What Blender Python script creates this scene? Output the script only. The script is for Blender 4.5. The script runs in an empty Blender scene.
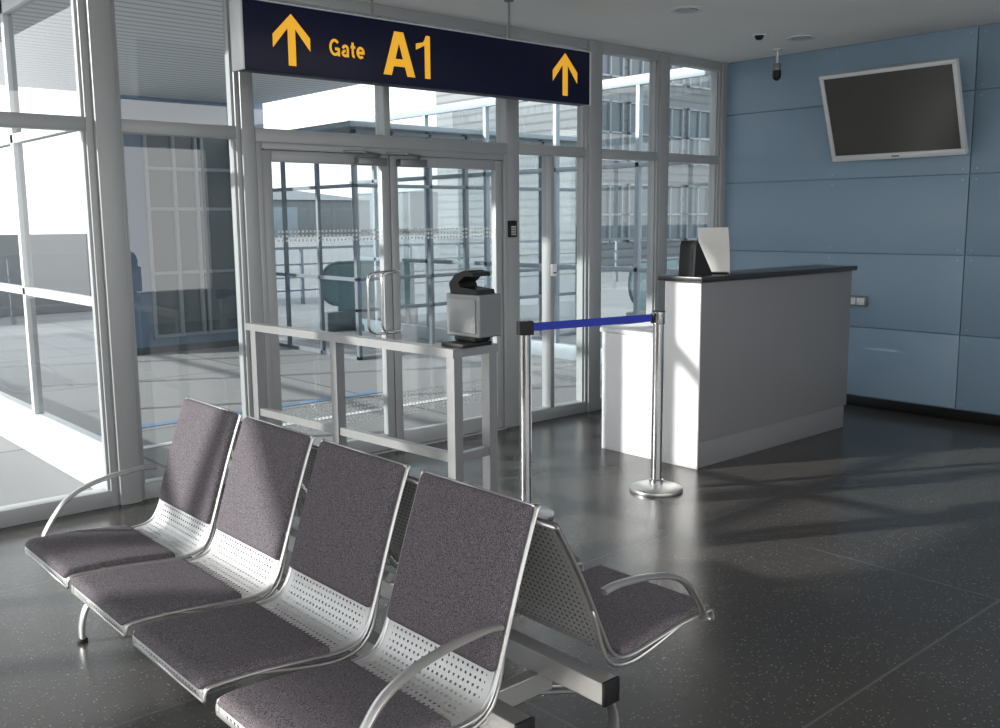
import bpy, bmesh, math, random
from mathutils import Vector, Matrix
random.seed(4)
PI=math.pi
C=bpy.context.scene.collection
# ------------------------------------------------------------------ camera
H=1.55; FPX=961.0
YAW=math.radians(41.5); PIT=math.radians(8.5); ROL=math.radians(0.5)
R0=Vector((math.cos(YAW),-math.sin(YAW),0)); F0=Vector((math.sin(YAW),math.cos(YAW),0)); Z0=Vector((0,0,1))
Fw=F0*math.cos(PIT)-Z0*math.sin(PIT); Up0=F0*math.sin(PIT)+Z0*math.cos(PIT)
Rt=R0*math.cos(ROL)-Up0*math.sin(ROL); Up=Up0*math.cos(ROL)+R0*math.sin(ROL)
cd=bpy.data.cameras.new('camera'); cam=bpy.data.objects.new('camera',cd); C.objects.link(cam)
m=Matrix((Rt,Up,-Fw)).transposed().to_4x4(); m.translation=Vector((0,0,H)); cam.matrix_world=m
cd.sensor_width=36; cd.lens=36*FPX/1000; cd.clip_end=500
bpy.context.scene.camera=cam
def ray(px,py): return Rt*(px-500)+Up*(364-py)+Fw*FPX
def onY(px,py,Y):
    d=ray(px,py); t=Y/d.y; return (d.x*t, H+d.z*t)
YF=5.34
def FX(px,py=250,Y=YF): return onY(px,py,Y)[0]
# ------------------------------------------------------------------ mesh builder
class MB:
    def __init__(s): s.bm=bmesh.new()
    def box(s,x0,x1,y0,y1,z0,z1,bev=0):
        r=bmesh.ops.create_cube(s.bm,size=1,matrix=Matrix.Translation(((x0+x1)/2,(y0+y1)/2,(z0+z1)/2))@Matrix.Diagonal((abs(x1-x0),abs(y1-y0),abs(z1-z0),1)))
        if bev>0:
            es=list({e for v in r['verts'] for e in v.link_edges})
            bmesh.ops.bevel(s.bm,geom=es,offset=bev,segments=2,affect='EDGES',profile=.5)
        return s
    def tube(s,pts,r,seg=10,sx=1,sy=1,caps=True):
        pts=[Vector(p) for p in pts]; n=len(pts)
        rs=r if isinstance(r,(list,tuple)) else [r]*n
        T=[]
        for i in range(n):
            a=pts[max(i-1,0)]; b=pts[min(i+1,n-1)]; T.append((b-a).normalized())
        up=Vector((0,0,1)) if abs(T[0].z)<.9 else Vector((0,1,0))
        N=(up-T[0]*up.dot(T[0])).normalized(); rings=[]
        for i in range(n):
            N=(N-T[i]*N.dot(T[i])).normalized(); B=T[i].cross(N)
            rings.append([s.bm.verts.new(pts[i]+(N*math.cos(2*PI*k/seg)*sy+B*math.sin(2*PI*k/seg)*sx)*rs[i]) for k in range(seg)])
        for i in range(n-1):
            for k in range(seg):
                s.bm.faces.new((rings[i][k],rings[i][(k+1)%seg],rings[i+1][(k+1)%seg],rings[i+1][k]))
        if caps:
            s.bm.faces.new(rings[0][::-1]); s.bm.faces.new(rings[-1])
        return s
    def lathe(s,prof,cx=0,cy=0,seg=40):
        rings=[]
        for (r,z) in prof:
            if r<1e-5: rings.append([s.bm.verts.new((cx,cy,z))])
            else: rings.append([s.bm.verts.new((cx+r*math.cos(2*PI*k/seg),cy+r*math.sin(2*PI*k/seg),z)) for k in range(seg)])
        for a,b in zip(rings,rings[1:]):
            for k in range(seg):
                k2=(k+1)%seg
                if len(a)==1 and len(b)==1: continue
                if len(a)==1: s.bm.faces.new((a[0],b[k2],b[k]))
                elif len(b)==1: s.bm.faces.new((a[k],a[k2],b[0]))
                else: s.bm.faces.new((a[k],a[k2],b[k2],b[k]))
        return s
    def prism(s,poly,axis,a0,a1):
        def P(u,v,a):
            return {'x':(a,u,v),'y':(u,a,v),'z':(u,v,a)}[axis]
        A=[s.bm.verts.new(P(u,v,a0)) for u,v in poly]; B=[s.bm.verts.new(P(u,v,a1)) for u,v in poly]
        s.bm.faces.new(A); s.bm.faces.new(B[::-1])
        for i in range(len(poly)):
            j=(i+1)%len(poly); s.bm.faces.new((A[i],B[i],B[j],A[j]))
        return s
    def quad(s,*p):
        s.bm.faces.new([s.bm.verts.new(q) for q in p]); return s
    def build(s,name,mat,parent=None,loc=None,smooth=True,norm=True):
        if norm: bmesh.ops.recalc_face_normals(s.bm,faces=s.bm.faces)
        me=bpy.data.meshes.new(name); s.bm.to_mesh(me); s.bm.free()
        me.materials.append(mat)
        if smooth:
            me.polygons.foreach_set('use_smooth',[True]*len(me.polygons)); me.set_sharp_from_angle(angle=math.radians(38))
        o=bpy.data.objects.new(name,me); C.objects.link(o)
        if parent: o.parent=parent
        if loc: o.location=loc
        return o
def thing(name,label,cat,loc=(0,0,0),rz=0,group=None):
    o=bpy.data.objects.new(name,None); C.objects.link(o); o.location=loc; o.rotation_euler=(0,0,rz); o.empty_display_size=.1
    o['label']=label; o['category']=cat
    if group:o['group']=group
    return o
def tag(o,label,cat,group=None):
    o['label']=label;o['category']=cat
    if group:o['group']=group
    return o
def st(o,label,cat):
    o['kind']='structure'; o['label']=label; o['category']=cat; return o
# ------------------------------------------------------------------ materials
def lin(c):
    return tuple(((v/255)/12.92 if v/255<=.04045 else ((v/255+.055)/1.055)**2.4) for v in c)
def mat(name,col,rough=.5,metal=0,var=.08,scale=8,bump=0,bscale=60,spec=.5,stretch=(1,1,1)):
    m=bpy.data.materials.new(name); m.use_nodes=True; nt=m.node_tree; n=nt.nodes; l=nt.links
    b=n['Principled BSDF']; b.inputs['Roughness'].default_value=rough; b.inputs['Metallic'].default_value=metal
    b.inputs['Specular IOR Level'].default_value=spec
    tc=n.new('ShaderNodeTexCoord'); mp=n.new('ShaderNodeMapping'); mp.inputs['Scale'].default_value=stretch
    l.new(tc.outputs['Object'],mp.inputs['Vector'])
    no=n.new('ShaderNodeTexNoise'); no.inputs['Scale'].default_value=scale; no.inputs['Detail'].default_value=4
    l.new(mp.outputs[0],no.inputs['Vector'])
    mx=n.new('ShaderNodeMix'); mx.data_type='RGBA'
    c=lin(col)
    mx.inputs[6].default_value=(*[v*(1-var) for v in c],1); mx.inputs[7].default_value=(*[min(1,v*(1+var)) for v in c],1)
    l.new(no.outputs['Fac'],mx.inputs[0]); l.new(mx.outputs[2],b.inputs['Base Color'])
    if bump:
        n2=n.new('ShaderNodeTexNoise'); n2.inputs['Scale'].default_value=bscale; l.new(mp.outputs[0],n2.inputs['Vector'])
        bp=n.new('ShaderNodeBump'); bp.inputs['Strength'].default_value=bump; bp.inputs['Distance'].default_value=.002
        l.new(n2.outputs['Fac'],bp.inputs['Height']); l.new(bp.outputs[0],b.inputs['Normal'])
    return m
ALU=mat('frame_aluminium',(158,161,163),.42,.15,.04)
ALUD=mat('dark_grey_plinth',(80,84,88),.5,.2)  # dark grey metal of the wing's plinth
STEEL=mat('brushed_steel',(186,186,185),.34,.9,.06,20,stretch=(1,1,12))
RAIL=mat('rail_steel',(148,149,150),.38,.6,.07,20,stretch=(12,1,1))
CHROME=mat('chrome',(205,205,205),.16,1,.03)
BLACK=mat('black_plastic',(20,20,22),.45,0,.1,spec=.3)
RUB=mat('black_rubber',(18,18,18),.7)
WHITE=mat('white_laminate',(238,238,240),.35,0,.03,3)
WHITE_SHADED=mat('shaded_white_laminate',(112,112,115),.4,0,.04,3)  # white laminate with the shade of the counter front put into the colour
PAPER=mat('paper',(232,232,230),.6)
TOP=mat('dark_countertop',(34,32,34),.3,0,.15,40)
NAVY=mat('sign_navy',(20,22,50),.4,0,.05,spec=.2)
YEL=mat('sign_yellow',(255,190,52),.6,0,.02,spec=.2)
_b=YEL.node_tree.nodes['Principled BSDF']; _b.inputs['Emission Color'].default_value=(1,.5,.05,1); _b.inputs['Emission Strength'].default_value=.3
SILV=mat('silver_plastic',(205,207,210),.4,.2,.03)
CEIL=mat('ceiling_plaster',(232,231,228),.8,0,.04,2,.1,200)
WALLW=mat('wall_plaster',(205,203,199),.8,0,.04,2)
BELT=mat('blue_belt',(26,48,165),.6,0,.1,90)
GREYBOX=mat('grey_metal_case',(128,130,131),.4,.6,.06)
SCREEN=mat('tv_screen',(62,60,57),.3,0,.2,2)
EXTW=mat('outside_white_metal',(185,188,190),.5,0,.05)
EXTB=mat('outside_blue_panel',(100,118,138),.5,0,.08)
EXTF=mat('outside_frame_blue_grey',(134,144,152),.5,.1,.08)
EXTD=mat('outside_frame_dark_grey',(108,115,122),.5,.1,.08)
EXTP=mat('outside_dark_pane',(84,94,100),.25,0,.25,3)
CONC=mat('concrete_wall',(112,115,117),.85,0,.12,3)
TEAL=mat('teal_glass_panel',(104,132,134),.2,0,.1)
LAMPM=mat('lamp_lens',(95,95,92),.3)
def glass(name,tint,k=1.0,base=.05):
    m=bpy.data.materials.new(name); m.use_nodes=True; nt=m.node_tree; n=nt.nodes; l=nt.links
    n.remove(n['Principled BSDF']); o=n['Material Output']
    tr=n.new('ShaderNodeBsdfTransparent'); tr.inputs[0].default_value=(*tint,1)
    gl=n.new('ShaderNodeBsdfGlossy'); gl.inputs['Roughness'].default_value=0; gl.inputs[0].default_value=(k,k,k,1)
    lw=n.new('ShaderNodeLayerWeight')
    pw=n.new('ShaderNodeMath'); pw.operation='POWER'; pw.inputs[1].default_value=5; l.new(lw.outputs['Facing'],pw.inputs[0])
    ma=n.new('ShaderNodeMath'); ma.operation='MULTIPLY_ADD'; ma.inputs[1].default_value=1-base; ma.inputs[2].default_value=base; l.new(pw.outputs[0],ma.inputs[0])
    mx=n.new('ShaderNodeMixShader'); l.new(ma.outputs[0],mx.inputs[0]); l.new(tr.outputs[0],mx.inputs[1]); l.new(gl.outputs[0],mx.inputs[2]); l.new(mx.outputs[0],o.inputs[0])
    return m
GLASS=glass('window_glass',(.80,.83,.84),1,.08)
GLASS2=glass('outside_glass',(.72,.78,.80),1,.10)
def floor_mat():
    m=bpy.data.materials.new('terrazzo_floor'); m.use_nodes=True; nt=m.node_tree; n=nt.nodes; l=nt.links; b=n['Principled BSDF']
    tc=n.new('ShaderNodeTexCoord')
    vo=n.new('ShaderNodeTexVoronoi'); vo.inputs['Scale'].default_value=70; l.new(tc.outputs['Object'],vo.inputs['Vector'])
    cr=n.new('ShaderNodeValToRGB'); cr.color_ramp.elements[0].position=.12; cr.color_ramp.elements[0].color=(1,1,1,1); cr.color_ramp.elements[1].position=.28; cr.color_ramp.elements[1].color=(0,0,0,1)
    l.new(vo.outputs['Distance'],cr.inputs[0])
    gt=n.new('ShaderNodeMath'); gt.operation='GREATER_THAN'; gt.inputs[1].default_value=.5
    sp=n.new('ShaderNodeSeparateColor'); l.new(vo.outputs['Color'],sp.inputs[0]); l.new(sp.outputs[0],gt.inputs[0])
    mu=n.new('ShaderNodeMath'); mu.operation='MULTIPLY'; l.new(gt.outputs[0],mu.inputs[0]); l.new(cr.outputs[0],mu.inputs[1])
    no=n.new('ShaderNodeTexNoise'); no.inputs['Scale'].default_value=1.3; no.inputs['Detail'].default_value=6; l.new(tc.outputs['Object'],no.inputs['Vector'])
    base=n.new('ShaderNodeMix'); base.data_type='RGBA'; base.inputs[6].default_value=(.030,.028,.027,1); base.inputs[7].default_value=(.055,.052,.049,1); l.new(no.outputs['Fac'],base.inputs[0])
    m2=n.new('ShaderNodeMix'); m2.data_type='RGBA'; m2.inputs[7].default_value=(.17,.15,.125,1); l.new(mu.outputs[0],m2.inputs[0]); l.new(base.outputs[2],m2.inputs[6])
    br=n.new('ShaderNodeTexBrick'); br.offset=0; br.inputs['Scale'].default_value=1; br.inputs['Mortar Size'].default_value=.005; br.inputs['Brick Width'].default_value=2.0; br.inputs['Row Height'].default_value=1.45
    l.new(tc.outputs['Object'],br.inputs['Vector'])
    m3=n.new('ShaderNodeMix'); m3.data_type='RGBA'; m3.inputs[7].default_value=(.075,.075,.075,1); l.new(br.outputs['Fac'],m3.inputs[0]); l.new(m2.outputs[2],m3.inputs[6])
    l.new(m3.outputs[2],b.inputs['Base Color'])
    rr=n.new('ShaderNodeMapRange'); rr.inputs[3].default_value=.18; rr.inputs[4].default_value=.32; l.new(no.outputs['Fac'],rr.inputs[0]); l.new(rr.outputs[0],b.inputs['Roughness'])
    b.inputs['Specular IOR Level'].default_value=.55
    return m
FLOOR=floor_mat()
BLUE=mat('blue_wall_panel',(126,150,169),.42,0,.07,2.5)
def fabric():
    m=bpy.data.materials.new('heather_fabric'); m.use_nodes=True; nt=m.node_tree; n=nt.nodes; l=nt.links; b=n['Principled BSDF']
    tc=n.new('ShaderNodeTexCoord'); a=n.new('ShaderNodeTexNoise'); a.inputs['Scale'].default_value=380; a.inputs['Detail'].default_value=2
    l.new(tc.outputs['Object'],a.inputs['Vector'])
    cr=n.new('ShaderNodeValToRGB'); cr.color_ramp.elements[0].position=.38; cr.color_ramp.elements[0].color=(.040,.035,.041,1); cr.color_ramp.elements[1].position=.66; cr.color_ramp.elements[1].color=(.17,.155,.172,1)
    l.new(a.outputs['Fac'],cr.inputs[0]); l.new(cr.outputs[0],b.inputs['Base Color'])
    b.inputs['Roughness'].default_value=.95; b.inputs['Specular IOR Level'].default_value=.15
    bp=n.new('ShaderNodeBump'); bp.inputs['Strength'].default_value=.25; bp.inputs['Distance'].default_value=.001; l.new(a.outputs['Fac'],bp.inputs['Height']); l.new(bp.outputs[0],b.inputs['Normal'])
    return m
FAB=fabric()
def perf():
    m=bpy.data.materials.new('perforated_steel'); m.use_nodes=True; nt=m.node_tree; n=nt.nodes; l=nt.links; b=n['Principled BSDF']
    b.inputs['Base Color'].default_value=(.48,.48,.48,1); b.inputs['Metallic'].default_value=.55; b.inputs['Roughness'].default_value=.42
    uv=n.new('ShaderNodeUVMap'); mp=n.new('ShaderNodeMapping'); mp.inputs['Scale'].default_value=(55,55,55)
    l.new(uv.outputs[0],mp.inputs['Vector'])
    fr=n.new('ShaderNodeVectorMath'); fr.operation='FRACTION'; l.new(mp.outputs[0],fr.inputs[0])
    sb=n.new('ShaderNodeVectorMath'); sb.operation='SUBTRACT'; sb.inputs[1].default_value=(.5,.5,0); l.new(fr.outputs[0],sb.inputs[0])
    ln=n.new('ShaderNodeVectorMath'); ln.operation='LENGTH'; l.new(sb.outputs[0],ln.inputs[0])
    lt=n.new('ShaderNodeMath'); lt.operation='LESS_THAN'; lt.inputs[1].default_value=.21; l.new(ln.outputs['Value'],lt.inputs[0])
    sx=n.new('ShaderNodeSeparateXYZ'); l.new(uv.outputs[0],sx.inputs[0])
    ab=n.new('ShaderNodeMath'); ab.operation='ABSOLUTE'; l.new(sx.outputs[0],ab.inputs[0])
    l2=n.new('ShaderNodeMath'); l2.operation='LESS_THAN'; l2.inputs[1].default_value=.19; l.new(ab.outputs[0],l2.inputs[0])
    mu=n.new('ShaderNodeMath'); mu.operation='MULTIPLY'; l.new(lt.outputs[0],mu.inputs[0]); l.new(l2.outputs[0],mu.inputs[1])
    tr=n.new('ShaderNodeBsdfTransparent'); mx=n.new('ShaderNodeMixShader'); l.new(mu.outputs[0],mx.inputs[0]); l.new(b.outputs[0],mx.inputs[1]); l.new(tr.outputs[0],mx.inputs[2])
    l.new(mx.outputs[0],n['Material Output'].inputs[0])
    return m
PERF=perf()
def slat_mat(name,c1,c2,axis,freq,rough=.6):
    m=bpy.data.materials.new(name); m.use_nodes=True; nt=m.node_tree; n=nt.nodes; l=nt.links; b=n['Principled BSDF']
    tc=n.new('ShaderNodeTexCoord'); w=n.new('ShaderNodeTexWave'); w.bands_direction=axis; w.inputs['Scale'].default_value=freq; l.new(tc.outputs['Object'],w.inputs['Vector'])
    cr=n.new('ShaderNodeValToRGB'); cr.color_ramp.elements[0].color=(*lin(c1),1); cr.color_ramp.elements[1].color=(*lin(c2),1); cr.color_ramp.elements[1].position=.3
    l.new(w.outputs['Fac'],cr.inputs[0]); l.new(cr.outputs[0],b.inputs['Base Color']); b.inputs['Roughness'].default_value=rough
    return m
SOFF=slat_mat('ribbed_soffit',(160,162,165),(220,221,222),'Y',2.2)
LOUV=slat_mat('louvred_facade',(80,86,92),(112,115,117),'Z',1.1)
def pave():
    m=bpy.data.materials.new('concrete_paving'); m.use_nodes=True; nt=m.node_tree; n=nt.nodes; l=nt.links; b=n['Principled BSDF']
    tc=n.new('ShaderNodeTexCoord'); br=n.new('ShaderNodeTexBrick'); br.offset=0; br.inputs['Scale'].default_value=1; br.inputs['Brick Width'].default_value=2.4; br.inputs['Row Height'].default_value=2.4; br.inputs['Mortar Size'].default_value=.015
    br.inputs['Color1'].default_value=(.23,.23,.23,1); br.inputs['Color2'].default_value=(.19,.195,.20,1); br.inputs['Mortar'].default_value=(.10,.10,.11,1)
    l.new(tc.outputs['Object'],br.inputs['Vector']); l.new(br.outputs['Color'],b.inputs['Base Color']); b.inputs['Roughness'].default_value=.8
    return m
PAVE=pave()
# ------------------------------------------------------------------ room shell
XW=7.42; ZC=2.92; XL=-4.0; YB=-4.0
st(MB().box(XL,XW+.15,YB,YF+.06,-.12,0).build('floor',FLOOR),'dark speckled polished terrazzo floor of the gate lounge','floor')
st(MB().box(XL-.2,XW+.3,YB-.2,YF+.12,ZC,ZC+.3).build('ceiling',CEIL),'smooth pale grey ceiling above the gate lounge','ceiling')
w=MB()
w.box(XL-.2,XL,YB-.2,YF+.1,0,.5); w.box(XL-.2,XL,YB-.2,YF+.1,2.7,ZC)
for a,b_ in ((YB-.2,YB+.5),(.4,.9),(4.8,YF+.1)): w.box(XL-.2,XL,a,b_,.5,2.7)  # openings added so soft daylight fills the room from the unseen left
st(w.build('wall_left',WALLW),'pale plaster wall on the left of the lounge, with openings added for fill daylight','wall')
w=MB()
w.box(XL,XW,YB-.2,YB,0,.5); w.box(XL,XW,YB-.2,YB,2.7,ZC)
for a,b_ in ((XL,XL+.6),(-.6,0),(3.4,4.0),(XW-.6,XW)): w.box(a,b_,YB-.2,YB,.5,2.7)  # openings added for daylight fill from behind the camera
st(w.build('wall_back',WALLW),'pale plaster wall behind the seating, with openings added for fill daylight','wall')
w=MB(); w.box(XW+.01,XW+.2,YB,YF+.06,0,ZC)
JY=XW*.4190
ys=[YF-.02,JY,JY-2.12,JY-4.24,JY-6.36,YB]; zs=[.09,.66,1.26,1.86,2.46,ZC-.01]
for a,b_ in zip(ys,ys[1:]):
    for z0,z1 in zip(zs,zs[1:]):
        w.box(XW-.012,XW+.012,b_+.004,a-.004,z0+.004,z1-.004,.002)
st(w.build('wall_right',BLUE),'wall clad in large pale blue panels with thin joints','wall')
w=MB()
for a,b_ in zip(ys[:3],ys[1:4]):
    for z0,z1 in zip(zs,zs[1:]):
        for yy in (b_+.05,(a+b_)/2,a-.05):
            for zz in (z0+.04,z1-.04):
                w.box(XW-.0155,XW-.011,yy-.006,yy+.006,zz-.006,zz+.006,.002)
o=w.build('panel_screw',STEEL,bpy.data.objects['wall_right']); o['label']='small steel screw heads fixing the blue panels'
st(MB().box(XW-.02,XW-.002,YB,YF-.02,0,.085,.003).build('baseboard_right',BLACK),'dark skirting along the foot of the blue wall','baseboard')
# ------------------------------------------------------------------ facade
ZT0,ZT1=2.035,2.105
D0,D1=YF-.05,YF+.05
def window(n,x0,x1,fr=.045,zb=.0,label='',extra=None):
    w=MB()
    w.box(x0,x0+fr,D0,D1,zb,ZC,.003); w.box(x1-fr,x1,D0,D1,zb,ZC,.003)
    for z0,z1 in [(zb,zb+.09),(ZT0,ZT1),(ZC-.07,ZC)]:
        w.box(x0+fr,x1-fr,D0,D1,z0,z1,.003)
    for za,zz in ((zb+.09,ZT0),(ZT1,ZC-.07)):
        for xa in (x0+fr,x1-fr-.014):
            w.box(xa,xa+.014,D0+.02,D0+.05,za,zz)
    if extra: w.box(extra-.02,extra+.02,D0,D1,zb+.09,ZT0,.003)
    o=st(w.build('window_%d'%n,ALU),label,'window')
    g=MB().quad((x0+fr,YF,zb+.09),(x1-fr,YF,zb+.09),(x1-fr,YF,ZT0),(x0+fr,YF,ZT0)).build('pane',GLASS,o,smooth=False)
    g=MB().quad((x0+fr,YF,ZT1),(x1-fr,YF,ZT1),(x1-fr,YF,ZC-.07),(x0+fr,YF,ZC-.07)).build('pane',GLASS,o,smooth=False)
    g['label']='upper pane above the transom'
    return o
def column(n,x0,x1,d0=.10,d1=.06,label=''):
    w=MB(); w.box(x0,x1,YF-d0,YF+d1,0,ZC,.006)
    return st(w.build('trim_%d'%n,ALU),label,'column')
A0,A1=FX(99),FX(121)
xs=[XL,-2.6,-1.2,.25]
for i in range(3):
    window(10+i,xs[i],xs[i+1],label=['far left glazed bay of the facade, first from the corner','second glazed bay of the facade from the left corner','third glazed bay of the facade from the left corner'][i])
window(1,.25,A0,.04,label='tall glazed bay at the left edge of the view, left of the wide column')
column(1,A0,A1,.08,label='wide pale metal column left of the doors')
B0,B1=FX(242),FX(255)
window(2,A1,B0,.026,label='tall narrow glazed bay between the wide column and the doors')
column(2,B0,B1,.07,label='slim pale metal post at the left side of the doors')
Cc0,Cc1=FX(502),FX(513)
column(3,Cc0,Cc1,.06,label='slim pale metal post at the right side of the doors')
Dd0,Dd1=FX(583),FX(595)
XM=FX(548)
window(3,Cc1,Dd0,.022,label='narrow glazed bay just right of the double doors',extra=XM)
column(4,Dd0,Dd1,.07,label='pale metal post behind the left end of the check-in counter')
M0,M1=FX(653),FX(661)
window(4,Dd1,M0,.022,label='glazed bay behind the counter, left of the pair')
column(5,M0,M1,.06,label='thin post between the two glazed bays behind the counter')
window(5,M1,XW-.08,.022,label='glazed bay behind the counter, next to the blue wall')
column(6,XW-.08,XW+.01,.07,label='end post where the glass facade meets the blue wall')
w=MB()
w.box(B1,Cc0,D0-.02,D1,2.02,2.10,.004); w.box(B1,Cc0,D0,D1,ZC-.07,ZC,.003)
mx_=FX(386)
w.box(mx_-.025,mx_+.025,D0,D1,2.10,ZC-.07,.003)
o=st(w.build('window_6',ALU),'fixed overlight glazing above the double doors','window')
for a,b_ in ((B1,mx_-.025),(mx_+.025,Cc0)):
    MB().quad((a,YF,2.10),(b_,YF,2.10),(b_,YF,ZC-.07),(a,YF,ZC-.07)).build('pane',GLASS,o,smooth=False)
w=MB(); w.box(B1,B1+.04,D0-.02,D1,0,2.02,.004); w.box(Cc0-.04,Cc0,D0-.02,D1,0,2.02,.004)
w.box(B1+.04,Cc0-.04,D0-.02,D1,1.98,2.02,.003); w.box(B1,Cc0,D0-.02,D1,0,.012)
st(w.build('trim_7',ALU),'pale metal frame around the double doors','door frame')
LX0,LX1=B1+.045,FX(386.5); RX0,RX1=LX1+.006,Cc0-.045
def leaf(n,x0,x1,hx,dx,label,closerx):
    s=.062; zt=1.975; w=MB()
    ya,yb=YF-.055,YF-.005
    w.box(x0,x0+s,ya,yb,.015,zt,.004); w.box(x1-s,x1,ya,yb,.015,zt,.004)
    w.box(x0+s,x1-s,ya,yb,zt-.065,zt,.004); w.box(x0+s,x1-s,ya,yb,.015,.12,.004)
    o=st(w.build('door_%d'%n,ALU),label,'door')
    MB().quad((x0+s,YF-.03,.12),(x1-s,YF-.03,.12),(x1-s,YF-.03,zt-.065),(x0+s,YF-.03,zt-.065)).build('door_glass',GLASS,o,smooth=False)
    w=MB()
    for zb,rows,sz in ((1.43,3,.014),(.24,6,.010)):
        xx=x0+s+.03
        while xx<x1-s-.03:
            for r in range(rows): 
                w.quad((xx,YF-.034,zb+r*.028),(xx+sz,YF-.034,zb+r*.028),(xx+sz,YF-.034,zb+r*.028+sz),(xx,YF-.034,zb+r*.028+sz))
            xx+=.028
    w.build('dot_band',PAPER,o,smooth=False)
    y=ya-.05; bx=hx-dx
    pts=[(hx,ya,1.22),(hx,ya-.02,1.22),(hx-.3*dx,y,1.222),(hx-.75*dx,y,1.218),(bx+.01,y,1.20),(bx,y,1.17)]+[(bx,y,1.14-.05*i) for i in range(6)]+[(bx,y,.87),(bx+.01,y,.84),(hx-.75*dx,y,.822),(hx-.3*dx,y,.818),(hx,ya-.02,.82),(hx,ya,.82)]
    MB().tube(pts,.010,12).build('door_handle',CHROME,o)
    w=MB(); w.box(closerx-.11,closerx+.11,ya-.055,ya,1.905,1.955,.006); 
    w.tube([(closerx+.05,ya-.03,1.96),(closerx+.05,ya-.06,1.975),(closerx-.1,ya-.12,1.98),(closerx-.2,ya-.02,1.99)],.008,8)
    w.build('door_closer',GREYBOX,o)
    w=MB(); w.box(hx-.02,hx+.02,ya-.012,ya,.70,.76,.003); w.build('lock_plate',SILV,o)
    return o
leaf(1,LX0,LX1,LX1-.036,.19,'left leaf of the glazed metal double door',LX1-.16)
leaf(2,RX0,RX1,RX0+.036,.16,'right leaf of the glazed metal double door',RX0+.16)
def device(name,x,z,y,wd,ht,dp,mt,label,cat):
    o=thing(name,label,cat,(x,y,z-ht/2))
    MB().box(-wd/2,wd/2,-dp,0,0,ht,.004).build('housing',mt,o)
    return o
x,z=onY(508,229,YF-.06)
o=device('keypad',(Cc0+Cc1)/2-.02,z,YF-.0605,.07,.12,.03,BLACK,'small black keypad on the post right of the doors','keypad')
w=MB()
for i in range(3):
    for j in range(4): w.box(-.022+i*.016,-.011+i*.016,-.033,-.03,.015+j*.018,.027+j*.018,.001)
w.build('button',SILV,o)
x,z=onY(553,270,YF-.05)
o=device('card_reader',XM,z,D0,.05,.09,.025,WHITE,'small white card reader on the thin mullion right of the doors','card reader')
MB().box(-.015,.015,-.027,-.025,.02,.03).build('indicator',BLACK,o)
# ------------------------------------------------------------------ ceiling fittings
def downlight(x,y,label,z=ZC):
    o=thing('downlight',label,'ceiling light',(x,y,z),group='recessed downlights in the ceiling')
    MB().lathe([(.075,-.001),(.078,-.006),(.105,-.008),(.11,-.003),(.11,0)]).build('trim_ring',SILV,o)
    MB().lathe([(0,-.002),(.075,-.0035)]).build('lens',LAMPM,o)
    w=MB()
    for a in range(-2,3): w.box(-.07,.07,a*.022-.002,a*.022+.002,-.009,-.004)
    w.build('louvre',SILV,o)
downlight(6.84,4.2,'round recessed downlight nearest the hanging television')
downlight(5.34,4.14,'round recessed downlight in front of the counter, near the top edge')
o=thing('smoke_detector','small dark ceiling detector between the downlight and the camera','detector',(6.5,4.35,ZC))
MB().lathe([(0,-.035),(.02,-.034),(.03,-.02),(.035,-.008),(.035,0)]).build('body',BLACK,o); MB().lathe([(.035,-.001),(.05,-.006),(.052,0)]).build('mounting_ring',WHITE,o)
o=thing('security_camera','dark dome security camera hanging on a short pole by the blue wall','camera',(7.14,4.60,ZC))
MB().lathe([(0,0),(.04,0),(.04,-.010),(.010,-.016),(.010,-.12),(0,-.12)]).build('mount_pole',SILV,o)
MB().lathe([(0,-.11),(.028,-.115),(.034,-.13),(.034,-.17),(.032,-.18),(0,-.18)]).build('housing',GREYBOX,o)
MB().lathe([(.034,-.17),(.036,-.21),(.030,-.235),(.014,-.25),(0,-.253)]).build('dome',BLACK,o)
# ------------------------------------------------------------------ sign
YS=4.6
xl,_=onY(241,40,YS); xr,_=onY(591,77,YS); zb=2.318; zt=2.66
sg=thing('gate_sign','long dark blue hanging gate sign with yellow arrows and lettering','sign',(xl,YS,zb))
W_=xr-xl; Hs=zt-zb
MB().box(.012,W_-.012,0,.11,0,Hs,.004).build('sign_box',NAVY,sg)
for xx in (0,W_-.014):
    MB().box(xx,xx+.014,-.004,.114,-.003,Hs+.003,.003).build('end_cap',SILV,sg)
MB().box(.014,W_-.014,-.003,.113,Hs,Hs+.006).build('top_trim',SILV,sg)
for px in (378,515):
    xx,_=onY(px,20,YS); 
    w=MB(); w.tube([(xx-xl,.055,Hs),(xx-xl,.055,ZC-zb-.012)],.007,10); w.lathe([(0,ZC-zb-.02),(.03,ZC-zb-.015),(.03,ZC-zb)],xx-xl,.055,20); w.build('hanging_rod',GREYBOX,sg)
def arrow(pxc,pyc,h):
    x,z=onY(pxc,pyc,YS); x-=xl; z-=zb
    hw=h*.42; t=h*.084
    s=[(0,h/2),(hw,h/2-hw*1.02),(hw,h/2-hw*1.02-3.0*t),(t,h/2-3.3*t),(t,-h/2),(-t,-h/2),(-t,h/2-3.3*t),(-hw,h/2-hw*1.02-3.0*t),(-hw,h/2-hw*1.02)]
    MB().prism([(x+a,z+b_) for a,b_ in s],'y',-.003,.001).build('arrow',YEL,sg,smooth=False)
arrow(291.5,40,.26); arrow(565,74.5,.27)
def glyph(polys,px,py,h,wd,lab):
    x,z=onY(px,py,YS); x-=xl; z-=zb
    w=MB()
    for p in polys: w.prism([(x+a*wd,z+b_*h) for a,b_ in p],'y',-.003,.001)
    o=w.build('lettering',YEL,sg,smooth=False); o['label']=lab
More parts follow.
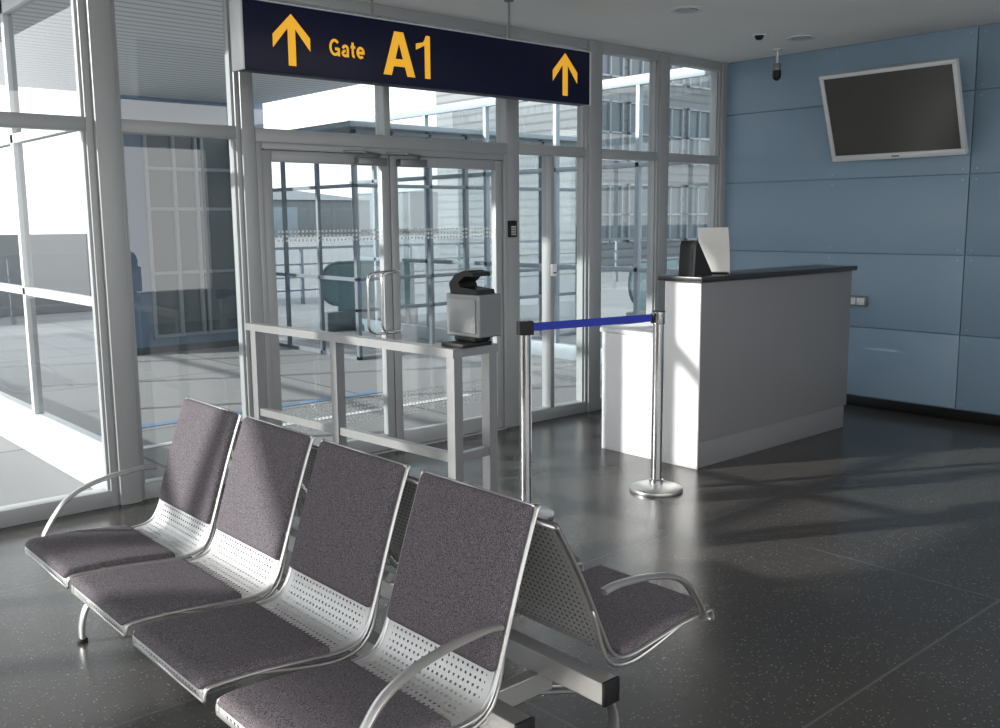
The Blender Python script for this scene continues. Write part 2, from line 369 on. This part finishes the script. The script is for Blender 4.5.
glyph([[(-.5,-.5),(-.25,-.5),(0,.25),(0,.5),(-.14,.5)],[(.5,-.5),(.14,.5),(0,.5),(0,.25),(.25,-.5)],[(-.18,-.29),(.18,-.29),(.123,-.12),(-.123,-.12)]],399,54,.24,.22,'the letter A in large yellow type')
glyph([[(.12,-.5),(.5,-.5),(.5,.5),(.22,.5),(.12,.40)],[(-.5,.15),(.12,.27),(.12,.40),(.02,.34),(-.5,.29)]],423,57,.24,.10,'the numeral 1 in large yellow type')
# the word Gate: stroke-built bold sans letters (unit = cap height)
def arcp(cx,cy,rx,ry,a0,a1,n=18):
    return [(cx+rx*math.cos(math.radians(a0+(a1-a0)*i/n)),cy+ry*math.sin(math.radians(a0+(a1-a0)*i/n))) for i in range(n+1)]
T=.165
strokes=[arcp(.39,.5,.31,.42,42,322)+[(.66,.12)],[(.40,.42),(.70,.42)],[(.665,.47),(.665,0)]]
xo=.86
strokes+=[[(xo+.10,.50)]+arcp(xo+.28,.49,.17,.17,160,0,10)+[(xo+.45,.0)],arcp(xo+.25,.22,.18,.145,90,-60,14)[0:0]+arcp(xo+.26,.215,.18,.14,80,330,16)]
xo=1.50
strokes+=[[(xo+.17,.92),(xo+.17,.20)]+arcp(xo+.29,.20,.12,.125,180,275,6),[(xo+.02,.64),(xo+.36,.64)]]
xo=1.93
strokes+=[arcp(xo+.31,.36,.225,.285,0,315,20),[(xo+.10,.355),(xo+.60,.355)]]
GW=2.55; cap=.088; gx,gz=onY(347,49,YS); gx-=xl; gz-=zb
w=MB()
for k,pl in enumerate(strokes):
    L_=[];R_=[]
    for i,p in enumerate(pl):
        a=pl[max(i-1,0)]; b_=pl[min(i+1,len(pl)-1)]; dx,dz=b_[0]-a[0],b_[1]-a[1]; q=math.hypot(dx,dz) or 1; nx,nz=-dz/q*T/2,dx/q*T/2
        L_.append((p[0]+nx,p[1]+nz)); R_.append((p[0]-nx,p[1]-nz))
    yy=-.0016-.0003*k
    f=lambda p:(gx+(p[0]-GW/2)*cap,yy,gz+(p[1]-.5)*cap)
    for i in range(len(pl)-1): w.quad(f(L_[i]),f(L_[i+1]),f(R_[i+1]),f(R_[i]))
o=w.build('lettering',YEL,sg,smooth=False,norm=False); o['label']='the word Gate in yellow'
# ------------------------------------------------------------------ television
tv=thing('television','wide flat television with silver frame tilted down from the blue wall','television',(7.29,3.615,2.00),0)
ang=math.atan2(.27,.67)
def tvbox(y0,y1,z0,z1,x0,x1,bev=.004,mt=SILV,name='bezel'):
    w=MB(); w.box(x0,x1,y0,y1,z0,z1,bev); o=w.build(name,mt,tv); o.rotation_euler=(0,-ang,0)
    return o
w=MB(); hw=.528; th=.695
for b4 in ((-hw,hw,0,.045),(-hw,hw,th-.03,th),(-hw,-hw+.03,.045,th-.03),(hw-.03,hw,.045,th-.03)):
    w.box(-.02,.03,*b4,.004)
o=w.build('bezel',SILV,tv); o.rotation_euler=(0,-ang,0)
tvbox(-hw+.029,hw-.029,.043,th-.028,-.004,.01,0,SCREEN,'screen')
tvbox(-hw+.02,hw-.02,.02,th-.02,.03,.07,.01,BLACK,'back_cover')
tvbox(-.03,.03,.018,.026,-.0215,-.019,0,BLACK,'power_light')
q=XW-7.29
w=MB(); w.box(q-.035,q-.0125,-.2,.2,.25,.6,.002); w.box(-.06,q-.03,-.03,.03,.4,.45,.004); w.box(-.06,q-.03,-.15,-.11,.35,.39,.003); w.box(-.06,q-.03,.11,.15,.35,.39,.003)
w.build('wall_bracket',BLACK,tv)
o=thing('wall_outlet_box','small grey outlet box on the blue wall right of the counter','outlet',(XW-.0125,3.95,.83))
MB().box(-.04,0,-.10,.06,0,.085,.005).build('housing',GREYBOX,o); MB().box(-.043,-.039,-.085,-.02,.015,.07,.003).build('cover',SILV,o); MB().box(-.043,-.039,-.01,.05,.015,.07,.003).build('cover',SILV,o)
# ------------------------------------------------------------------ counter
cn=thing('check_in_counter','white laminate gate counter with dark top and a lower desk behind','counter',(4.78,3.56,0))
L=1.81
MB().box(.012,L,0,.27,.17,1.165,.003).build('upper_body',WHITE_SHADED,cn)
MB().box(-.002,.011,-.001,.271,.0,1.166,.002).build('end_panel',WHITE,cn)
MB().box(.012,L-.012,.012,.27,0,.166,.002).build('plinth',WHITE_SHADED,cn)
MB().box(-.03,L+.02,-.03,.31,1.168,1.20,.004).build('countertop',TOP,cn)
w=MB(); w.box(0,.03,.274,.80,0,.80,.003); w.box(L-.03,L,.274,.80,0,.80,.003); w.box(.03,L-.03,.76,.79,.35,.80,.002)
w.build('side_panel',WHITE,cn)
MB().box(-.005,L+.005,.274,.82,.802,.83,.004).build('desktop',WHITE,cn)
for xx in (.05,1.31):
    d=MB().box(xx,xx+.45,.30,.70,.03,.79,.003).build('drawer_unit',WHITE,cn)
    for k in range(3): 
        MB().box(xx+.01,xx+.44,.701,.716,.06+k*.24,.28+k*.24,.003).build('drawer',WHITE,d)
o=thing('leaflet_stand','small black tilted leaflet stand on the left end of the counter','leaflet stand',(4.92,3.71,1.20),math.radians(-12))
MB().prism([(-.07,0),(.07,0),(.075,.012),(-.035,.20),(-.05,.215),(-.06,.19)],'y',-.075,.075).build('body',BLACK,o)
MB().prism([(.062,.03),(.066,.034),(-.026,.192),(-.031,.188)],'y',-.065,.065).build('leaflet',PAPER,o)
MB().prism([(-.0722,.03),(-.0702,.03),(-.0622,.17),(-.0642,.17)],'y',-.05,.05).build('backing_card',BLACK,o)
o=thing('document_holder','white curved document holder standing beside the black leaflet stand','document holder',(5.10,3.70,1.20),math.radians(28))
poly=[]
for i in range(13):
    t=i/12; poly.append((.05-.13*t**1.8, .005+.29*t))
poly2=[(a-.006,b_-.003) for a,b_ in poly][::-1]
MB().prism(poly+poly2,'y',-.095,.095).build('curved_sheet',PAPER,o)
MB().box(-.04,.10,-.09,.09,0,.012,.003).build('base',BLACK,o)
w=MB(); w.prism([(.07,.012),(.085,.012),(.02,.18),(.01,.18)],'y',-.02,.02); w.build('rear_prop',BLACK,o)
# ------------------------------------------------------------------ stanchions
def stanchion(x,y,label,hm):
    o=thing('stanchion',label,'stanchion',(x,y,0),group='belt barrier posts')
    MB().lathe([(0,0),(.15,0),(.153,.008),(.15,.018),(.12,.03),(.07,.038),(.04,.044),(.036,.05),(0,.05)],seg=56).build('base',STEEL,o)
    MB().lathe([(0,.045),(.040,.045),(.040,.065),(.031,.07),(.031,.965),(0,.965)],seg=32).build('post',CHROME,o)
    if hm is BLACK:
        h=MB().box(-.040,.040,-.024,.024,.966,1.036,.003).build('belt_head',hm,o,smooth=False); h.rotation_euler=(0,0,-.35)
    else:
        MB().lathe([(0,.966),(.035,.966),(.036,.97),(.036,1.034),(0,1.034)],seg=32).build('belt_head',hm,o)
        MB().lathe([(0,1.034),(.036,1.034),(.036,1.040),(0,1.040)],seg=32).build('cap',BLACK,o)
    return o
P2=Vector((3.36,3.60)); P1=Vector((4.24,3.44))
s1=stanchion(P1.x,P1.y,'polished belt barrier post in front of the white counter end',CHROME); s2=stanchion(P2.x,P2.y,'polished belt barrier post behind the seats with a black head',BLACK)
d=(P1-P2); dn=d.normalized(); n_=Vector((-dn.y,dn.x))*.0012
a=dn*.036; b_=d-dn*.042
w=MB()
for s in (1,-1):
    w.quad((a.x+n_.x*s,a.y+n_.y*s,.982),(b_.x+n_.x*s,b_.y+n_.y*s,.982),(b_.x+n_.x*s,b_.y+n_.y*s,1.024),(a.x+n_.x*s,a.y+n_.y*s,1.024))
w.build('belt',BELT,s2,smooth=False,norm=False)
w=MB(); p=b_; w.box(p.x-.008,p.x+.004,p.y-.012,p.y+.012,.972,1.03,.003); w.build('belt_clip',BLACK,s2)
# ------------------------------------------------------------------ railing
rl=thing('guard_rail','square steel guard rail in front of the left door leaf','railing',(2.60,3.24,0),.070)
t=.025
RY=1.66
w=MB(); w.box(-t*1.2,t*1.2,-t,RY,.962,1.0); w.build('top_rail',RAIL,rl,smooth=False)
w=MB(); w.box(t*1.2,.245,-t*1.1,t*1.1,.962,1.0); w.build('top_rail',RAIL,rl,smooth=False)
w=MB(); w.box(-t*.7,t*.7,t,RY-.05,.49,.53); w.build('lower_rail',RAIL,rl,smooth=False)
w=MB(); w.box(t,.19,-t*.7,t*.7,.49,.53); w.build('lower_rail',RAIL,rl,smooth=False)
for (x,y) in ((0,0),(0,.86),(0,RY-.06),(.215,0)):
    p=MB().box(x-t,x+t,y-t,y+t,.008,.962,.001).build('post',RAIL,rl,smooth=False)
    MB().box(x-.055,x+.055,y-.055,y+.055,0,.008,.002).build('base_plate',RAIL,p)
tr=thing('boarding_pass_reader','grey metal boarding pass reader with black scanner on the rail corner','ticket reader',(2.71,3.22,1.001),.075)
MB().box(-.10,.08,-.02,.12,.001,.018,.003).build('mounting_plate',BLACK,tr)
MB().box(-.01,.09,.0,.13,.0185,.038,.002).build('neck',BLACK,tr)
MB().box(-.02,.12,-.04,.17,.0385,.228,.006).build('case',GREYBOX,tr,smooth=False)
MB().box(-.024,-.019,-.02,.15,.058,.208,.002).build('side_panel',GREYBOX,tr)
w=MB(); w.prism([(-.02,.229),(.15,.229),(.16,.273),(.12,.313),(.06,.332),(.01,.324),(.005,.306),(.06,.306),(.10,.278),(.09,.258),(-.015,.248)],'x',-.01,.10); w.build('scanner_head',BLACK,tr)
w=MB(); w.prism([(.04,.332),(.075,.333),(.12,.318),(.118,.310),(.075,.326)],'x',0,.09); w.build('scanner_window',GREYBOX,tr)
# ------------------------------------------------------------------ beam seating
BX=1.56
bench=thing('beam_seating','back-to-back row of steel airport seats with dark fabric pads','seating',(BX,2.58,0))
cpA=[(.652,.398),(.650,.420),(.630,.432),(.5,.428),(.36,.414),(.27,.406),(.21,.416),(.178,.45),(.150,.52),(.092,.70),(.034,.862),(.026,.872)]
cpB=[(.652,.398),(.650,.420),(.630,.432),(.5,.428),(.38,.414),(.30,.406),(.24,.416),(.208,.45),(.178,.51),(.102,.67),(.022,.808),(.014,.816)]
def catmull(p,n=8):
    out=[]
    for i in range(len(p)-1):
        p0=p[max(i-1,0)];p1=p[i];p2=p[i+1];p3=p[min(i+2,len(p)-1)]
        for k in range(n):
            t=k/n
            out.append(tuple(.5*((2*p1[j])+(-p0[j]+p2[j])*t+(2*p0[j]-5*p1[j]+4*p2[j]-p3[j])*t*t+(-p0[j]+3*p1[j]-3*p2[j]+p3[j])*t**3) for j in range(2)))
    out.append(p[-1]); return out
WD=.445
class Prof:
    def __init__(s,cp):
        s.p=catmull(cp); s.S=[0]
        for a,b_ in zip(s.p,s.p[1:]): s.S.append(s.S[-1]+math.hypot(b_[0]-a[0],b_[1]-a[1]))
        s.T=s.S[-1]
    def at(s,q):
        q=max(0,min(s.T,q))
        for i in range(len(s.S)-1):
            if s.S[i+1]>=q:
                t=(q-s.S[i])/max(1e-9,s.S[i+1]-s.S[i]); a=s.p[i]; b_=s.p[i+1]; L_=math.hypot(b_[0]-a[0],b_[1]-a[1])
                return (a[0]+(b_[0]-a[0])*t,a[1]+(b_[1]-a[1])*t),((b_[1]-a[1])/L_,-(b_[0]-a[0])/L_)
    def at_z(s,z):
        q=s.T
        while s.at(q)[0][1]>z: q-=.004
        return q
    def at_q(s,v):
        q=0
        while s.at(q)[0][0]>v: q+=.004
        return q
def shell_mesh(P,sg_):
    bm=bmesh.new(); uvl=bm.loops.layers.uv.new('UVMap'); NW=6; rows=[]
    for i,p in enumerate(P.p):
        rows.append([(bm.verts.new((sg_*p[0],-WD/2+WD*k/NW,p[1])),(-WD/2+WD*k/NW,P.S[i])) for k in range(NW+1)])
    for a,b_ in zip(rows,rows[1:]):
        for k in range(NW):
            q=[a[k],a[k+1],b_[k+1],b_[k]]; f=bm.faces.new([v for v,_ in q])
            for lp,(_,uv) in zip(f.loops,q): lp[uvl].uv=uv
            f.smooth=True
    me=bpy.data.meshes.new('seat_shell'); bm.to_mesh(me); bm.free(); me.materials.append(PERF); return me
def pad_mesh(P,sg_,s0,s1,w,t,rc=.014,re=.016,name='seat_pad'):
    bm=bmesh.new(); NS=30; NW=20; rows=[]
    def warp(k,N): return .5-.5*math.cos(PI*k/N)
    for i in range(NS+1):
        s=s0+(s1-s0)*warp(i,NS); ds=min(s-s0,s1-s)
        hw=w/2 if ds>=rc else w/2-rc+math.sqrt(max(0,rc*rc-(rc-ds)**2))
        p,n=P.at(s); row=[]
        for k in range(NW+1):
            y=-hw+2*hw*warp(k,NW); de=min(ds,hw-abs(y)); e=min(1,max(0,de)/re); h=.003+t*math.sqrt(max(0,1-(1-e)**2))
            row.append(bm.verts.new((sg_*(p[0]+n[0]*h),y,p[1]+n[1]*h)))
        rows.append(row)
    for a,b_ in zip(rows,rows[1:]):
        for k in range(NW):
            f=bm.faces.new((a[k],a[k+1],b_[k+1],b_[k])); f.smooth=True
    me=bpy.data.meshes.new(name); bm.to_mesh(me); bm.free(); me.materials.append(FAB); return me
def rim_mesh(P,sg_):
    w=MB(); pr=P.p
    for sd in (-1,1):
        w.tube([(sg_*p[0],sd*WD/2,p[1]) for p in pr[::3]+[pr[-1]]],.0080,8,sx=.5,sy=1.25)
    for p in (pr[0],pr[-1]): w.tube([(sg_*p[0],-WD/2,p[1]),(sg_*p[0],WD/2,p[1])],.0055,8)
    for sd in (-1,1):
        pts=[]
        for k in range(23):
            kk=k/22; p,n=P.at(P.T*(.14+.54*kk)); off=.024*math.sin(PI*kk)
            pts.append((sg_*(p[0]-n[0]*off),sd*(WD/2-.002),p[1]-n[1]*off))
        w.tube(pts,.0060,8)
    bmesh.ops.recalc_face_normals(w.bm,faces=w.bm.faces)
    me=bpy.data.meshes.new('side_frame'); w.bm.to_mesh(me); w.bm.free(); me.materials.append(STEEL)
    me.polygons.foreach_set('use_smooth',[True]*len(me.polygons)); return me
cent=[3.350,2.855,2.345,1.825]
for sg_,dy,cp in ((-1,0,cpA),(1,-.02,cpB)):
    P=Prof(cp); sq=P.at_q(.29 if sg_<0 else .27); sb=P.at_z(.495)
    sm=shell_mesh(P,sg_); p1=pad_mesh(P,sg_,.026,sq,WD-.012,.016); p2=pad_mesh(P,sg_,sb,P.T-.010,WD-.012,.018,name='back_pad'); rm=rim_mesh(P,sg_)
    for cy in cent:
        y=cy+dy-bench.location.y
        so=bpy.data.objects.new('seat_shell',sm); C.objects.link(so); so.parent=bench; so.location=(0,y,0)
        for nm,me in (('seat_pad',p1),('back_pad',p2),('side_frame',rm)):
            k=bpy.data.objects.new(nm,me); C.objects.link(k); k.parent=so
yo=bench.location.y
for sx,q in ((-1,.13),(1,.17)):
    MB().box(sx*q-.028,sx*q+.028,1.54-yo,3.60-yo,.328,.390,.003).build('beam',STEEL,bench,smooth=False)
    for ye in (1.54,3.60):
        MB().box(sx*q-.029,sx*q+.029,ye-yo-.005,ye-yo+.005,.326,.392,.002).build('beam_end_cap',BLACK,bench)
def arm(sx,y):
    c2=catmull([(.165,.62),(.22,.625),(.33,.615),(.43,.592),(.50,.555),(.548,.50),(.58,.45),(.588,.425)],6)
    MB().tube([(sx*q,y-yo,z) for q,z in c2],.0120,10,sx=1.3,sy=.7).build('armrest',STEEL,bench)
arm(-1,3.350+WD/2+.018); arm(-1,1.825-WD/2-.018); arm(1,1.805-WD/2-.018); arm(1,3.33+WD/2+.018)
for yl in (1.80,3.60):
    w=MB(); w.box(-.20,.20,yl-yo-.02,yl-yo+.02,.265,.327,.003); w.build('cross_bar',STEEL,bench,smooth=False)
    for sx in (-1,1):
        c2=catmull([(.10,.285),(.20,.255),(.32,.215),(.41,.175),(.455,.13),(.475,.07),(.478,.016)],6)
        g=MB().tube([(sx*q,yl-yo,z) for q,z in c2],.014,10,sx=1.4,sy=.8).build('leg',STEEL,bench)
        MB().lathe([(0,0),(.020,0),(.020,.010),(.014,.017),(0,.017)],sx*.478,yl-yo,20).build('foot',RUB,g)
# ------------------------------------------------------------------ outside
st(MB().box(-60,110,YF+.06,140,-.10,-.02).build('pavement',PAVE),'pale concrete paving outside the glass facade','pavement')
w=MB(); w.box(1.5,6.0,YF+.12,11.45,3.02,3.14); w.box(6.0,7.3,YF+.12,6.0,3.02,3.14)  # left edge widened and right strip added to keep sun off the blue wall
st(w.build('canopy_soffit',SOFF),'ribbed pale soffit of the canopy over the walkway outside, widened to block sun','canopy')
XS=1.93
w=MB(); w.box(XS-.06,XS+.06,YF+.06,16,-.02,.26,.005)
for z0,z1 in ((1.08,1.13),(2.08,2.14),(2.9,3.02)): w.box(XS-.03,XS+.03,YF+.06,16,z0,z1,.003)
for y in (7.0,8.7,10.4,12.1,13.8,15.5): w.box(XS-.03,XS+.03,y-.03,y+.03,.26,3.02,.003)
o=st(w.build('window_7',EXTW),'glazed side wall of the outdoor walkway running away from the facade','window')
MB().quad((XS,YF+.1,.26),(XS,16,.26),(XS,16,2.9),(XS,YF+.1,2.9)).build('pane',GLASS,o,smooth=False)
XR=XW+.35
w=MB(); w.box(XR-.05,XR+.05,YF+.1,12,-.02,.15,.005)
for z0,z1 in ((1.0,1.05),(2.08,2.13),(2.9,3.0)): w.box(XR-.03,XR+.03,YF+.1,12,z0,z1,.003)
for y in (5.5,6.6,7.8,9.0,10.2,11.4): w.box(XR-.03,XR+.03,y-.025,y+.025,.15,2.9,.003)
o=st(w.build('window_8',EXTF),'glazed wall outside the facade in line with the blue wall','window')
MB().quad((XR,YF+.1,.15),(XR,12,.15),(XR,12,2.9),(XR,YF+.1,2.9)).build('pane',GLASS2,o,smooth=False)
tw=thing('terminal_wing','blue panelled building wing with gridded windows beyond the walkway','building',(4.2,11.5,-.02))
w=MB(); w.box(0,.36,0,.4,0,3.3); w.box(.36,1.95,0,.15,0,.18); w.box(.36,1.95,0,.15,2.72,3.3)
w.build('wall',EXTB,tw)
MB().box(-.02,1.97,-.03,0,0,.08).build('plinth',ALUD,tw)
w=MB()
for x in (.36,.70,.98,1.06,1.46,1.90): w.box(x,x+.04,-.03,.06,.18,2.72,.003)
for z in (.18,.95,1.72,2.2,2.67): w.box(.36,1.94,-.02,.05,z,z+.04,.003)
fw=w.build('window_frame',EXTF,tw)
MB().box(.36,1.94,.02,.03,.18,2.7).build('pane',EXTP,fw,smooth=False)
gl=thing('glass_vestibule','glazed vestibule with grey frames beyond the double doors','vestibule',(6.0,9.2,-.02))
w=MB()
for x in (0,.42,.50,1.05,1.6,2.2,2.9,3.6): w.box(x,x+.045,0,.06,0,2.6,.003)
for z in (0,.55,.9,1.95,2.54): w.box(0,3.64,0,.06,z,z+.04,.003)
for y in (.8,1.6,2.4): w.box(0,.045,y,y+.045,0,2.6,.003)
for z in (0,.9,1.95,2.54): w.box(0,.045,.06,2.44,z,z+.04)
w.build('frame',EXTD,gl)
MB().quad((0,.04,.1),(3.6,.04,.1),(3.6,.04,2.5),(0,.04,2.5)).build('pane',GLASS2,gl,smooth=False)
MB().quad((.03,.08,.1),(.03,2.4,.1),(.03,2.4,2.5),(.03,.08,2.5)).build('pane',GLASS2,gl,smooth=False)
MB().box(-.1,3.75,-.1,2.6,2.6,2.66,.01).build('roof',EXTF,gl)
for x in (2.2,3.6): MB().box(x,x+.05,2.4,2.45,0,2.6,.002).build('rear_post',EXTD,gl)
def balustrade(x,y,rz,L_,label):
    o=thing('balustrade',label,'balustrade',(x,y,-.02),rz,'teal glass balustrades outside')
    h=.98;r=.3
    out=[(L_,h)]+[(r-r*math.sin(a),h-r+r*math.cos(a)) for a in [i*PI/12 for i in range(13)]]
    w=MB(); w.prism(out+[(r,.25),(L_,.25)],'y',-.01,.01); w.build('glass_panel',TEAL,o)
    MB().tube([(a,0,b_) for a,b_ in out],.025,10).build('handrail',EXTP,o)
    MB().box(0.05,L_,-.08,.08,0,.28,.01).build('skirt',CONC,o)
balustrade(7.2,12.0,.1,1.8,'teal glass balustrade with rounded handrail seen through the left door')
balustrade(10.2,8.8,.25,1.6,'teal glass balustrade with rounded handrail seen past the post behind the counter')
rr_=thing('apron_railing','long low grey railing on the apron behind the vestibule','railing',(3,16.5,-.02))
for i in range(14): MB().box(i*1.3-.03,i*1.3+.03,-.03,.03,0,1.05,.002).build('post',EXTD,rr_)
w=MB(); w.box(0,16.9,-.03,.03,1.05,1.1); w.build('top_rail',EXTD,rr_)
for zz in (.25,.5,.75): w=MB(); w.box(0,16.9,-.015,.015,zz,zz+.03); w.build('lower_rail',EXTD,rr_)
bx0=onY(588,200,22)[0]
lb=thing('louvred_building','tall grey building with louvres and windows behind the right glazing','building',(bx0,22,-.02))
MB().box(0,15,0,8,0,10).build('wall',LOUV,lb)
for i in range(9):
    for j in range(3):
        x=.3+i*1.6; z=.8+j*2.7
        f=MB()
        for xx in (0,.62,1.24): f.box(x+xx,x+xx+.06,-.12,0,z,z+1.97)
        for zz in (0,.9,1.9): f.box(x,x+1.32,-.12,0,z+zz,z+zz+.06)
        fo=f.build('window',EXTF,lb); MB().box(x,x+1.3,-.04,-.02,z,z+1.9).build('pane',EXTP,fo,smooth=False)
tag(MB().box(-12,9.5,0,.25,0,1.40,.02).build('parapet',CONC,loc=(0,18,-.02)),'low grey concrete parapet wall beyond the walkway glass','wall')
for i,(x,y,wd,h,lab) in enumerate(((40,95,24,4.0,'long low hangar on the horizon, seen through the left door'),(72,98,16,5.2,'taller grey hangar on the horizon, seen through the right door'))):
    h_=thing('hangar',lab,'building',(x,y,-.02),group='hangars on the horizon')
    MB().box(0,wd,0,12,0,h,.05).build('wall',CONC,h_)
    MB().prism([(-.3,h),(wd+.3,h),(wd*.5,h+1.2)],'y',-.3,12.3).build('roof',EXTW,h_,smooth=False)
    MB().box(wd*.3,wd*.6,-.1,0,0,h*.8,.02).build('gate',EXTF,h_)
BLP=mat('blue_paint',(90,125,160),.7); WHP=mat('white_paint',(215,215,215),.7)
tag(MB().box(0,2.6,0,.10,0,.004).build('painted_line',BLP,loc=(2.4,7.3,-.019)),'blue painted line on the paving outside the narrow bay','painted line')
tag(MB().box(0,3.2,0,.08,0,.004).build('painted_line',WHP,loc=(2.3,6.6,-.019)),'white painted line on the paving nearest the facade','painted line')
# ------------------------------------------------------------------ light
w_=bpy.data.worlds.new('sky'); bpy.context.scene.world=w_; w_.use_nodes=True; nt=w_.node_tree; n=nt.nodes; l=nt.links
bg=n['Background']; tc=n.new('ShaderNodeTexCoord'); sx=n.new('ShaderNodeSeparateXYZ'); l.new(tc.outputs['Generated'],sx.inputs[0])
cr=n.new('ShaderNodeValToRGB'); cr.color_ramp.elements[0].position=.0; cr.color_ramp.elements[0].color=(1,.99,.97,1); cr.color_ramp.elements[1].position=.8; cr.color_ramp.elements[1].color=(.82,.88,.95,1)
l.new(sx.outputs[2],cr.inputs[0]); l.new(cr.outputs[0],bg.inputs[0]); bg.inputs[1].default_value=2.2
sd=bpy.data.lights.new('sun','SUN'); sd.energy=9; sd.angle=math.radians(1.2); sd.color=(1,.95,.88)
so=bpy.data.objects.new('sun',sd); C.objects.link(so); so.rotation_euler=Vector((.8,-.42,-.35)).to_track_quat('-Z','Y').to_euler()
def area(x,y,z,sx_,sy_,e,col=(1,1,1)):  # added fill lights under the ceiling, no fitting stands there
    a=bpy.data.lights.new('fill_light','AREA'); a.shape='RECTANGLE'; a.size=sx_; a.size_y=sy_; a.energy=e; a.color=col
    o=bpy.data.objects.new('fill_light',a); C.objects.link(o); o.location=(x,y,z)
area(-1.5,-1.5,2.88,3,3,110); area(4.5,-1.5,2.88,4,3,90,(1,.99,.97))
vs=bpy.context.scene.view_settings
vs.view_transform='Standard'
vs.exposure=.28
